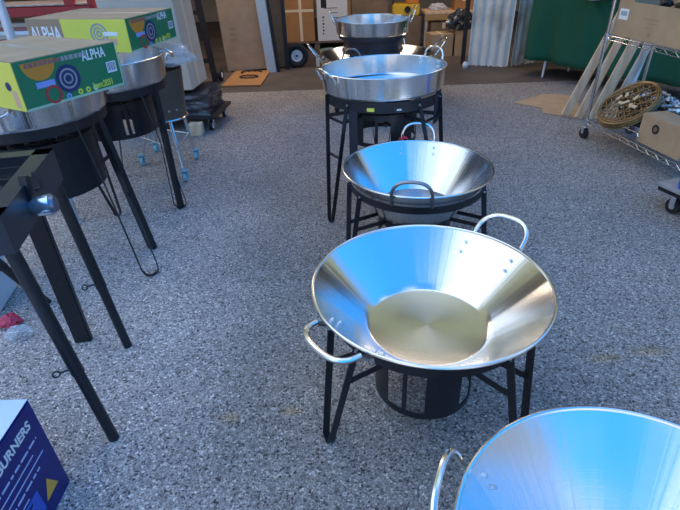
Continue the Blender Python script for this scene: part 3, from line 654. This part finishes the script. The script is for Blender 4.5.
# silver gate track & brown panel with black post
o = MB().box((0, 0, 1.5), (.13, .06, 3.0), bev=.004).build('door_track', pm('brushed_track', (.62, .68, .68), .5, .3)); o.location = (-.865, 7.36, 0); o.rotation_euler = (0, math.radians(-4), 0); tag(o, 'pale blue-grey metal upright between the brown carton and the brown board', 'post')
o = MB().box((0, 0, 1.5), (.035, .05, 3.0), bev=.004).build('black_post', BLACK); o.location = (-.772, 7.36, 0); o.rotation_euler = (0, math.radians(-4), 0); tag(o, 'thin black upright against the pale metal upright', 'post')
pn = MB().box((0, 0, .8), (.14, .05, 1.58), bev=.003).build('brown_board', DKBOX); pn.location = (-.755, 7.60, .01); tag(pn, 'narrow dark brown board standing beside the thick black post', 'board')
o = MB().box((0, 0, 1.5), (.05, .06, 3.0), bev=.004).build('black_post', BLACK); o.location = (-.655, 7.50, 0); tag(o, 'thick black upright left of the white rimmed wheel', 'post')
# taped orange box and white printed carton, set on a pallet
pl = MB()
for k in range(6): pl.box((0, -.33+k*.13, .11), (1.12, .09, .02))
for k in (-1, 0, 1): pl.box((k*.50, 0, .05), (.09, .72, .1))
o = pl.build('pallet', pm('dark_pallet_wood', (.16, .11, .075), .8, vary=.3, scale=10)); o.location = (-.26, 9.35, 0); tag(o, 'dark wooden pallet under the taped carton and the white carton', 'pallet')
ob = thing('carton', 'orange-brown carton crossed with pale tape behind the white rimmed wheel', 'box', (-.55, 9.25, .122))
MB().box((0, 0, .34), (.52, .44, .68), bev=.005).build('carton_body', ORBOX, ob)
m = MB(); m.box((.04, -.2208, .34), (.045, .0012, .67)); m.box((0, -.2212, .47), (.515, .0012, .04)); m.build('packing_tape', TAPE, ob)
wb = thing('carton', 'white carton printed with black drawings next to the orange-brown carton', 'box', (.01, 9.25, .122))
MB().box((0, 0, .37), (.50, .44, .74), bev=.005).build('carton_body', pm('offwhite_carton', (.70, .67, .64), .6), wb)
m = MB(); G_ = face_frame((-.25, -.22, 0), (1, 0, 0), (0, 0, 1))
slab(m, G_, .07, .16, .50, .66, 0, .0015); disc(m, G_, (.12, .66), .05, .0018)
for k in range(6): slab(m, G_, .085, .105+.012*(k % 2), .10+.05*k, .125+.05*k, 0, .0015)
slab(m, G_, .12, .34, .49, .50, 0, .0015); slab(m, G_, .26, .34, .42, .43, 0, .0015)
for k in range(4): slab(m, G_, .27, .34, .30-.03*k+.05, .31-.03*k+.05, 0, .0015)
m.build('printed_artwork', RUBBER, wb)
# wheel (generator / trolley)
wh = thing('trolley_wheel', 'black rubber wheel with white rim and axle standing on the floor', 'wheel', (-.52, 7.62, 0), math.radians(6))
m = MB(); pr = []
m.lathe([(.125, -.05), (.152, -.045), (.165, -.02), (.165, .02), (.152, .045), (.125, .05), (.08, .035), (.08, -.035), (.125, -.05)], n=48)
ty = m.build('tyre', RUBBER, wh); ty.matrix_local = Matrix.Translation((0, 0, .166)) @ Matrix.Rotation(PI/2, 4, 'X')
m = MB(); m.lathe([(.0, .028), (.03, .04), (.045, .02), (.07, .024), (.08, .035), (.08, -.035), (.0, -.03)], n=40); hb = m.build('rim', WHITE, wh); hb.matrix_local = Matrix.Translation((0, 0, .166)) @ Matrix.Rotation(PI/2, 4, 'X')
m = MB(); m.tube([(0, -.055, .166), (0, .16, .166)], .014, 12); m.build('axle', BLACK, wh)
o = MB().box((0, 0, .06), (.05, .10, .12), bev=.01).build('white_block', WHITE); o.location = (-.22, 7.62, 0); tag(o, 'small white block on the floor right of the black wheel', 'block')

# background stuff behind the far pans
def carton(label, loc, d, mat, rz=0, tape=True, name='carton'):
    r = thing(name, label, 'box', loc, rz); MB().box((0, 0, d[2]/2), d, bev=.005).build('carton_body', mat, r)
    if tape:
        m = MB(); m.box((0, 0, d[2]+.0005), (.05, d[1]*.96, .001)); m.box((0, -d[1]/2-.0005, d[2]-.05), (.05, .001, .09)); m.build('packing_tape', TAPE, r)
    return r
carton('large brown carton right behind the far raised pan', (.63, 9.3, 0), (.60, .4, .95), DKBOX)
o = carton('tan carton on the floor below the wooden shelf, left one', (1.62, 8.15, 0), (.34, .3, .32), BROWNBOX, .15)
o = carton('tan carton on the floor below the wooden shelf, upright right one', (2.0, 8.15, 0), (.30, .26, .36), BROWNBOX, -.1)
carton('dark brown carton further back below the wooden shelf', (1.80, 8.98, 0), (.42, .36, .38), DKBOX, .05)
ws = thing('wooden_shelf', 'low wooden shelf with a pale front edge behind the white corrugated sheets', 'shelf', (2.14, 9.0, 0))
MB().box((0, 0, .52), (1.3, .45, .04), bev=.004).build('shelf_board', WOOD, ws); MB().box((0, -.205, .455), (1.3, .03, .09), bev=.003).build('front_rail', pm('warm_wood', (.48, .28, .12), .7, vary=.2, scale=8), ws)
for sx in (-1, 1):
    for sy in (-1, 1): MB().box((sx*.62, sy*.19, .25), (.04, .04, .5)).build('leg', WOOD2, ws)
yt = thing('yellow_machine', 'yellow and orange machine on top of a carton behind the far pan', 'machine', (1.22, 9.15, .46))
MB().box((0, 0, .09), (.44, .28, .18), bev=.02).build('housing', YELTOOL, yt); MB().box((.10, -.02, .24), (.2, .22, .14), bev=.02).build('cover', pm('orange_plastic', (.75, .22, .02), .4), yt)
m = MB(); m.tube([(.02, -.15, .1), (.02, -.165, .1)], .05, 20); m.tube([(-.2, 0, .17), (-.2, 0, .27), (.0, 0, .30)], .015, 8); m.build('grip', RUBBER, yt)
carton('brown carton under the yellow machine', (1.22, 9.15, 0), (.5, .4, .455), DKBOX)
o = bag('black_bag', (1.98, 8.72, 0), .17, 12, BLKFILM, 1.2, .8, .9); o.location = (1.8, 8.15, 0); o.location = (1.93, 8.15, .363); tag(o, 'shiny black plastic bag lying on the upright tan carton', 'bag')
o = bag('white_bag', (1.72, 8.95, .542), .10, 14, pm('grey_white_plastic', (.6, .6, .6), .4), 1.3, .8, .6); tag(o, 'crumpled grey-white bag on the wooden shelf', 'bag')
carton('reddish brown carton on the wooden shelf', (2.12, 9.0, .542), (.3, .26, .22), ORBOX)
carton('tall brown carton left of the wooden shelf', (.20, 10.4, 0), (.5, .4, .8), BROWNBOX)
# olive bucket
m = MB(); m.lathe([(.0, 0), (.13, 0), (.16, .3), (.155, .3), (.125, .01), (0, .01)], n=40); o = m.build('bucket', pm('pale_green_pail', (.35, .36, .25), .5)); o.location = (-.02, 7.2, 0); tag(o, 'pale drab pail on the floor left of the far woks', 'bucket')

# corrugated white sheets
def corr_sheet(name, label, p0, p1, z0, z1, pitch, amp, mat, cat, group=None, ragged=0, seed=0):
    p0 = Vector((*p0, 0)); p1 = Vector((*p1, 0)); d = p1-p0; ln = d.length; d.normalize(); n = Vector((d.y, -d.x, 0)); rr = random.Random(seed)
    k = int(ln/pitch*8); vs = []; fs = []; t = .003
    base = p0
    for i in range(k+1):
        s = ln*i/k; off = amp*math.cos(2*PI*s/pitch); off = math.copysign(min(abs(off), amp*.7), off)
        zz = z0+(rr.random()*ragged)
        for tt in (0, t):
            for z in (zz, z1): vs.append(d*s+n*(off+tt)+Vector((0, 0, z)))
    for i in range(k):
        a = i*4; b = a+4
        fs += [(a, a+1, b+1, b), (a+2, b+2, b+3, a+3), (a, b, b+2, a+2), (a+1, a+3, b+3, b+1)]
    fs += [(0, 2, 3, 1), (k*4, k*4+1, k*4+3, k*4+2)]
    o = MB().add(vs, fs).build(name, mat); o.location = base; return tag(o, label, cat, group)
DIRTY = pm('dirty_white_sheet', (.84, .77, .66), .65, col2=(.40, .33, .25), scale=3.5, stretch=(1, 1, .7), lo=.30, hi=.52)
corr_sheet('corrugated_sheet', 'dirty white corrugated sheet standing left of the green cloth, near half', (1.88, 7.32), (2.38, 7.12), 0.005, 2.2, .115, .011, DIRTY, 'metal sheet', ragged=.02, seed=1)
corr_sheet('corrugated_sheet', 'dirty white corrugated sheet folded back against the green cloth, far half', (2.42, 7.13), (2.84, 7.36), 0.005, 2.2, .115, .011, DIRTY, 'metal sheet', ragged=.03, seed=2)
o = MB().box((0, 0, 1.3), (.05, .05, 2.6)).build('black_post', BLACK); o.location = (1.83, 7.42, 0); tag(o, 'black upright at the left edge of the white corrugated sheets', 'post')
o = MB().lathe([(0, 0), (.03, 0), (.045, .04), (.03, .08), (0, .085)], n=24).build('door_stop', WHITE); o.location = (1.82, 7.2, 0); tag(o, 'small white rounded door stop on the floor at the left corrugated sheet', 'door stop')

# green cloth table
tbx = thing('folding_table', 'white folding table whose leg shows below the green cloth', 'table', (3.18, 5.97, 0), math.radians(-58))
# local x along the table length
MB().box((.55, .10, .91), (3.1, .60, .03), bev=.004).build('tabletop', WHITE, tbx)
for x in (-.75, 1.9):
    m = MB()
    for y in (-.12, .32): m.tube([(x, y, .9), (x+.0, y-.05 if y < 0 else y+.03, .0)], .013, 10)
    m.tube([(x, -.14, .5), (x, .33, .5)], .01, 8); m.build('leg', WHITE, tbx)
def cloth():
    # top sheet plus hanging skirt with folds, local coordinates of the table
    import mathutils
    m = MB(); x0, x1, y0, y1 = -1.02, 2.12, -.215, .415; zt = .932
    per = []; n = 150
    L_ = [(x0, y0), (x1, y0), (x1, y1), (x0, y1)]
    tot = 0; segs = []
    for i in range(4):
        a = Vector(L_[i]); b = Vector(L_[(i+1) % 4]); segs.append((a, b, (b-a).length)); tot += (b-a).length
    k = 0
    for a, b, l in segs:
        q_ = int(n*l/tot)
        d = (b-a).normalized(); nn = Vector((d.y, -d.x))
        for i in range(q_):
            p = a+(b-a)*i/q_; per.append((p, nn, k)); k += 1
    P_ = len(per); vs = []; fs = []
    rows = 10
    for r in range(rows+1):
        f = r/rows
        for (p, nn, k) in per:
            w = (mathutils.noise.noise(Vector((k*.23, f*.6, 0)))*.10+math.sin(k*.55)*.02)*f
            zb = .20+.02*mathutils.noise.noise(Vector((k*.11, 3, 0)))
            pp = p+nn*(.006+.02*f+w); vs.append((pp.x, pp.y, zt-(zt-zb)*f))
    for r in range(rows):
        for i in range(P_): j = (i+1) % P_; fs.append((r*P_+i, r*P_+j, (r+1)*P_+j, (r+1)*P_+i))
    fs.append(list(range(P_))); m.add(vs, fs, True); return m
cl = cloth().build('tablecloth', GREENC); cl.location = tbx.location; cl.rotation_euler = tbx.rotation_euler
md = cl.modifiers.new('thickness', 'SOLIDIFY'); md.thickness = .003; md.offset = 1
tag(cl, 'dark green cloth hanging over the table behind the wire rack', 'tablecloth')
# metal bars on the table
for k in range(3):
    o = MB().box((0, 0, .014), (.36, .05, .028), bev=.003).build('metal_bar', pm('dull_aluminium', (.42, .42, .42), .4, .7)); o.location = (2.80+.03*k, 6.02-.09*k, .937+(.03 if k == 1 else 0)*0); o.rotation_euler.z = math.radians(8+7*k)
    tag(o, ('dull metal bar lying on the green cloth, farthest of the three', 'dull metal bar lying on the green cloth, middle of the three', 'dull metal bar lying on the green cloth, nearest of the three')[k], 'metal bar', 'metal bars on the green cloth')

# flattened cardboard on the floor at right
m = MB(); pts = [(1.93, 5.42), (2.38, 5.72), (2.62, 5.62), (2.55, 5.15), (2.36, 4.82), (2.10, 5.02), (2.16, 5.18)]
c = Vector((2.3, 5.3)); n = len(pts); vs = [(p[0]-c.x, p[1]-c.y, z) for z in (0.002, .009) for p in pts]
m.add(vs, [list(range(n))[::-1], list(range(n, 2*n))]+[(i, (i+1) % n, n+(i+1) % n, n+i) for i in range(n)])
o = m.build('flat_cardboard', BROWNBOX); o.location = (c.x, c.y, 0); tag(o, 'torn flat cardboard lying on the floor in front of the green cloth', 'cardboard')

# planks leaning behind the rack
def plank(label, b, t, w, th, mat, cat='plank', name='plank'):
    b = Vector(b); t = Vector(t); o = MB().bar((0, 0, 0), t-b, w, th, (1, .1, 0), bev=.002).build(name, mat); o.location = b; return tag(o, label, cat)
plank('pine plank leaning furthest left behind the wire rack', (2.28, 4.90, .012), (2.72, 5.05, 1.02), .085, .02, WOOD)
plank('narrow pine plank leaning second from the left behind the wire rack', (2.37, 4.80, .012), (2.76, 4.95, .98), .075, .02, WOOD)
plank('broad weathered plank leaning third from the left behind the wire rack', (2.47, 4.72, .012), (2.82, 4.84, .90), .10, .02, WOOD)
plank('grey stained plank leaning right of the pine planks behind the wire rack', (2.56, 4.64, .012), (2.92, 4.76, .92), .065, .025, WOOD2)
o = plank('white square pipe standing among the planks behind the wire rack', (2.70, 4.70, .02), (2.92, 4.84, .98), .05, .045, WHITE, 'pipe', 'white_pipe')

# wire rack
rk = thing('wire_rack', 'chrome wire shelving rack on casters at the right edge', 'shelving rack', (2.19, 4.27, 0), math.radians(-80.5))
RL, RD = 1.20, .45   # local x: along the rack to the right of the photo, local y: depth
for (x, y) in ((0, 0), (RL, 0), (0, RD), (RL, RD)):
    MB().tube([(x, y, .10), (x, y, 1.75)], .0125, 14).build('post', CHROME, rk)
    m = MB(); m.tube([(x, y-.016, .045), (x, y+.016, .045)], .045, 20, mat=RUBBER); m.bar((x, y-.022, .045), (x, y-.022, .10), .03, .003, (1, 0, 0), mat=GALV); m.bar((x, y+.022, .045), (x, y+.022, .10), .03, .003, (1, 0, 0), mat=GALV); m.box((x, y, .098), (.045, .05, .006), mat=GALV); m.build('caster', None, rk)
for z in (.16, .845):
    m = MB()
    for y in (0, RD):
        for dz in (0, -.030): m.tube([(0, y, z+dz), (RL, y, z+dz)], .004, 6)
        k = int(RL/.05); m.tube([(RL*i/k, y, z-.030*(i % 2)) for i in range(k+1)], .0028, 5)
    for x in (0, RL):
        for dz in (0, -.030): m.tube([(x, 0, z+dz), (x, RD, z+dz)], .004, 6)
    k = int(RL/.028)
    for i in range(1, k): m.tube([(RL*i/k, 0, z+.003), (RL*i/k, RD, z+.003)], .0018, 4, caps=False)
    for x in (0, RL):
        for y in (0, RD): m.cyl((x, y, z-.015), .019, .05, 14)
    m.build('wire_shelf', CHROME, rk)
m = MB()      # front guard loop on the lower shelf
for x0, x1 in ((.06, .62),):
    m.tube([(x0, .01, .166), (x0, .01, .215), (x0+.02, .01, .235), (x1-.02, .01, .235), (x1, .01, .215), (x1, .01, .166)], .004, 6)
m.build('guard_rail', CHROME, rk)
def rkp(x, y, z):
    a = math.radians(-80.5); return (2.19+x*math.cos(a)-y*math.sin(a), 4.27+x*math.sin(a)+y*math.cos(a), z)
RKA = math.radians(-80.5)
# open carton with black parts on top shelf
def open_carton(label, loc, d, mat, rz, flaps=True, name='open_carton'):
    r = thing(name, label, 'box', loc, rz); m = MB(); t = .005; X, Y_, H_ = d
    m.box((0, 0, t/2), (X, Y_, t)); 
    for sy in (-1, 1): (m.box((0, Y_/2-t/2, H_/2), (X, t, H_)) if sy > 0 or not flaps else [slab(m, face_frame((-X/2, -Y_/2, 0), (1, 0, 0), (0, 0, 1)), X*i/16, X*(i+1)/16, 0, H_*(1 if i < 3 or i > 12 else .76), -t, 0) for i in range(16)])
    for sx in (-1, 1): m.box((sx*(X/2-t/2), 0, H_/2), (t, Y_, H_))
    m.build('carton_body', mat, r)
    if flaps:
        m = MB(); m.box((0, Y_/2+.05, H_+.04), (X, .14, t), Matrix.Rotation(math.radians(35), 3, 'X')); m.box((-X/2-.01, 0, H_+.05), (t, Y_, .12), Matrix.Rotation(math.radians(-12), 3, 'Y')); m.build('flap', mat, r)
    return r
oc = open_carton('big open brown carton full of black parts on the upper rack shelf', rkp(.455, .225, .852), (.86, .40, .32), BROWNBOX, RKA)
m = MB(); m.box((-.35, -.2006, .155), (.10, .0012, .075)); m.build('paper_label', WPRINT, oc)
m = MB(); m.box((-.35, -.2014, .16), (.07, .0012, .03)); m.build('label_print', pm('grey_blue_print', (.35, .45, .50), .6), oc)
m = MB(); 
for k in range(3): m.box((-.06+.03*(k % 2), -.2006, .15-.028*k), (.14-.03*k, .0012, .004))
m.box((-.04, -.2006, .05), (.03, .0012, .03)); m.build('faded_print', pm('faded_print', (.36, .24, .14), .8), oc)
rr = random.Random(11)
for k, (x, y) in enumerate(((-.20, .02), (-.10, -.07), (.02, .03), (.14, -.06), (.25, .05), (-.12, .10), (.08, .12))):
    m = MB(); d = Vector((math.cos(k*1.1), math.sin(k*1.1), .5)).normalized(); r_ = rr.uniform(.028, .04); ln = .11
    m.tube([-d*ln/2, d*ln*.2, d*ln*.2, d*ln/2], [r_, r_, r_*.6, r_*.6], 14); m.tube([-d*.02+Vector((0, 0, r_*.6)), -d*.02+Vector((0, 0, r_+.04))], .014, 10)
    o = m.build('valve_fitting', RUBBER if k % 3 != 2 else pm('bronze_fitting', (.30, .20, .12), .35, .7)); a = RKA; lx = x+.44; o.location = rkp(lx, .225+y, 1.06+.04*(k % 2)); 
    pos = ('at its left end', 'near its left front corner', 'in the middle of the heap', 'at its front edge', 'at its right end', 'at its back left', 'at its back')[k]
    tag(o, 'dark valve fitting heaped in the big open carton '+pos, 'fitting', 'fittings in the open carton')
# filling beneath the fittings: crumpled paper (visible between them)
o = bag('packing_paper', (0, 0, 0), .18, 21, DKBOX, 1.7, .8, .55, 3); o.location = rkp(.44, .225, .858); o.rotation_euler.z = RKA; tag(o, 'crumpled brown packing paper under the fittings in the big open carton', 'packing paper')

# lower shelf: round grates, crate of pipe fittings, closed carton
for k in range(3):
    g = MB(); R_ = .23
    g.tube([(R_*math.cos(2*PI*i/40), R_*math.sin(2*PI*i/40), 0) for i in range(40)], .009, 8, closed=True); g.tube([(R_*.93*math.cos(2*PI*i/40), R_*.93*math.sin(2*PI*i/40), .008) for i in range(40)], .006, 6, closed=True)
    for i in range(-5, 6):
        x = i*.040; hh = math.sqrt(R_*R_-x*x); g.tube([(x, -hh, .002), (x, hh, .002)], .0035, 5); 
        if i % 2 == 0: g.tube([(-hh, x, .008), (hh, x, .008)], .0035, 5)
    o = g.build('round_grate', BRZ); th = math.radians(38); o.location = rkp(.245+.010*k, .175-.016*k, .322+.022*k); o.rotation_euler = (Matrix.Rotation(RKA, 3, 'Z') @ Matrix.Rotation(th, 3, 'X') @ Matrix.Rotation(.5*k, 3, 'Z')).to_euler()
    tag(o, ('round bronze wire grate at the bottom of the stack on the lower rack shelf', 'round bronze wire grate in the middle of the stack on the lower rack shelf', 'round bronze wire grate on top of the stack on the lower rack shelf')[k], 'grate', 'round wire grates')
o = MB(); 
for k in range(7): o.box((-.10+.035*k, .05*math.sin(k*2), .004+.0*k), (.025, .05, .006), Matrix.Rotation(k*.8, 3, 'Z'))
o = o.build('wood_chips', pm('pale_offcuts', (.60, .48, .30), .7)); o.location = rkp(.27, .125, .385); o.rotation_euler = (Matrix.Rotation(RKA, 3, 'Z') @ Matrix.Rotation(math.radians(38), 3, 'X')).to_euler(); tag(o, 'pale offcuts caught on the topmost round grate', 'wood offcuts')
cr_ = thing('plastic_crate', 'black plastic crate filled with shiny pipe fittings on the lower rack shelf', 'crate', rkp(.34, .355, .167), RKA)
m = MB(); X, Y_, H_ = .64, .19, .21; m.box((0, 0, .004), (X, Y_, .008))
for sy in (-1, 1):
    for z in (.02, .07, .12, .16, .198): m.box((0, sy*(Y_/2-.005), z), (X, .010, .022))
    for i in range(9): m.box((-X/2+X*i/8*.98+.006, sy*(Y_/2-.005), H_/2), (.012, .010, H_))
for sx in (-1, 1):
    for z in (.02, .07, .12, .16, .198): m.box((sx*(X/2-.005), 0, z), (.010, Y_, .022))
    for i in range(5): m.box((sx*(X/2-.005), -Y_/2+Y_*i/4*.95+.006, H_/2), (.010, .012, H_))
m.build('crate_body', pm('black_plastic', (.015, .018, .026), .4), cr_)
rr = random.Random(4); CX = ('left end', 'centre left', 'centre right', 'right end')
FO = rkp(.34, .355, .167)
for i in range(4):
    for row in range(2):
        for kd in range(3):
            x = -.225+.15*i+rr.uniform(-.03, .03); y = (-.045 if row == 0 else .045)+rr.uniform(-.02, .02); z = .185+.030*kd+rr.uniform(0, .015); a = rr.uniform(0, 2*PI); el = rr.uniform(-.3, .7); m = MB()
            d = Vector((math.cos(a)*math.cos(el), math.sin(a)*math.cos(el), math.sin(el))); ln = rr.uniform(.08, .12); r_ = rr.uniform(.012, .017)
            if kd == 2 and (i+row) % 2: ln = .20; d = Vector((.55, -.75, .15)).normalized(); r_ = .012
            sd = d.cross(Z).normalized()
            if kd == 0: m.tube([-d*ln*.5, Vector((0, 0, 0)), sd*ln*.5], r_, 10); m.tube([-d*ln*.5, -d*ln*.35], r_*1.35, 10); m.tube([sd*ln*.5, sd*ln*.35], r_*1.35, 10)
            elif kd == 1: m.tube([-d*ln*.5, d*ln*.5], r_, 10); m.tube([Vector((0, 0, 0)), sd*ln*.45], r_, 10); m.tube([sd*ln*.45, sd*ln*.3], r_*1.35, 10)
            else: m.tube([-d*ln*.55, d*ln*.55], r_*.9, 10); m.tube([-d*ln*.1, d*ln*.1], r_*1.5, 6)
            o = m.build(('pipe_elbow', 'pipe_tee', 'pipe_nipple')[kd], GALV); o.location = rkp(.34+x, .355+y, .167+z); o.rotation_euler.z = RKA
            tag(o, 'galvanised pipe '+('elbow', 'tee', 'nipple')[kd]+', '+('front', 'back')[row]+' row, '+CX[i]+' of the black crate', 'pipe fitting', 'galvanised fittings in the black crate')
o = bag('sorted_small_fittings', (0, 0, 0), .15, 31, pm('dark_galvanised', (.42, .44, .48), .4, .8, vary=.8, scale=40, bump=1), 1.9, .5, .55, 4); o.location = rkp(.34, .355, .178); o.rotation_euler.z = RKA
tag(o, 'mass of small loose metal fittings filling the black crate under the larger ones', 'small fittings', None, 'stuff')
cc = carton('brown carton with a round black hole on the lower rack shelf at the right edge', rkp(.80, .13, .167), (.44, .20, .22), BROWNBOX, RKA, False)
m = MB(); G_ = face_frame((-.22, -.10, 0), (1, 0, 0), (0, 0, 1)); disc(m, G_, (.16, .14), .035, .0015, mat=RUBBER); disc(m, G_, (.16, .14), .018, .0022, mat=DKBOX); m.build('hand_hole', None, cc)

# platform cart bottom right
pc = thing('platform_cart', 'grey topped low cart on black casters at the right edge', 'cart', (2.05, 2.93, 0), math.radians(-72))
MB().box((.40, .17, .165), (.80, .34, .02), bev=.004).build('deck', pm('worn_grey_top', (.40, .38, .37), .7, vary=.3, scale=8), pc)
MB().box((.40, .17, .140), (.78, .32, .028), bev=.004).build('frame', BLACK, pc)
for x in (.12, .70):
    for y in (.06, .28):
        m = MB(); m.tube([(x, y-.016, .048), (x, y+.016, .048)], .048, 20, mat=RUBBER); m.tube([(x, y-.02, .048), (x, y+.02, .048)], .02, 14, mat=GALV)
        for s in (-1, 1): m.bar((x, y+s*.024, .048), (x, y+s*.024, .122), .035, .004, (1, 0, 0), mat=GALV)
        m.box((x, y, .123), (.06, .06, .006), mat=GALV); m.build('caster', None, pc)
bl = thing('blue_crate', 'bright blue plastic bin standing on the low cart at the right edge', 'bin', (2.225, 2.80, .1755), math.radians(-72))
m = MB(); m.lathe([(.0, 0), (.10, 0), (.12, .20), (.116, .20), (.096, .006), (0, .006)], n=40); m.build('bin_body', BLUEPL, bl); MB().tube([pol(.12, 2*PI*i/40, .2) for i in range(40)], .006, 8, closed=True).build('bin_rim', BLUEPL, bl)

# ------------------------------------------------------------------ red rack at far left
rr_ = thing('red_rack', 'red steel storage rack behind the cartons at the upper left', 'rack', (-3.35, 5.75, 0), 0)
for x in (-.9, .68, .9):
    MB().box((x, 0, .9), (.09 if x < .7 else .06, .07, 1.8)).build('upright', RED, rr_); MB().box((x, .5, .9), (.06, .07, 1.8)).build('upright', RED, rr_)
for z in (.62, 1.02, 1.30): 
    m = MB(); m.box((0, -.045, z), (1.8, .02, .08)); m.box((0, .52, z), (1.8, .02, .08)); m.build('beam', RED, rr_)
for z in (.63, 1.03): MB().box((0, .24, z+.045), (1.76, .50, .012)).build('shelf_board', WOOD2, rr_)
for k in range(6):
    o = MB().box((0, 0, .019), (1.25, .40, .036), bev=.003).build('flat_carton', (WPRINT, PINKP, PALEBOX)[k % 3]); o.location = (-3.60, 5.99, .682+.0385*k)
    tag(o, 'flat pale carton in the stack on the red rack, '+('lowest', 'second from the bottom', 'third from the bottom', 'third from the top', 'second from the top', 'topmost')[k], 'box', 'flat cartons on the red rack')
carton('grey-brown carton at the right end of the red rack', (-2.78, 5.99, .682), (.26, .3, .22), pm('grey_cardboard', (.33, .27, .24), .8))
carton('pinkish white carton standing right of the red rack', (-2.20, 6.15, 0), (.42, .4, 1.1), pm('pinkish_carton', (.72, .60, .55), .7))
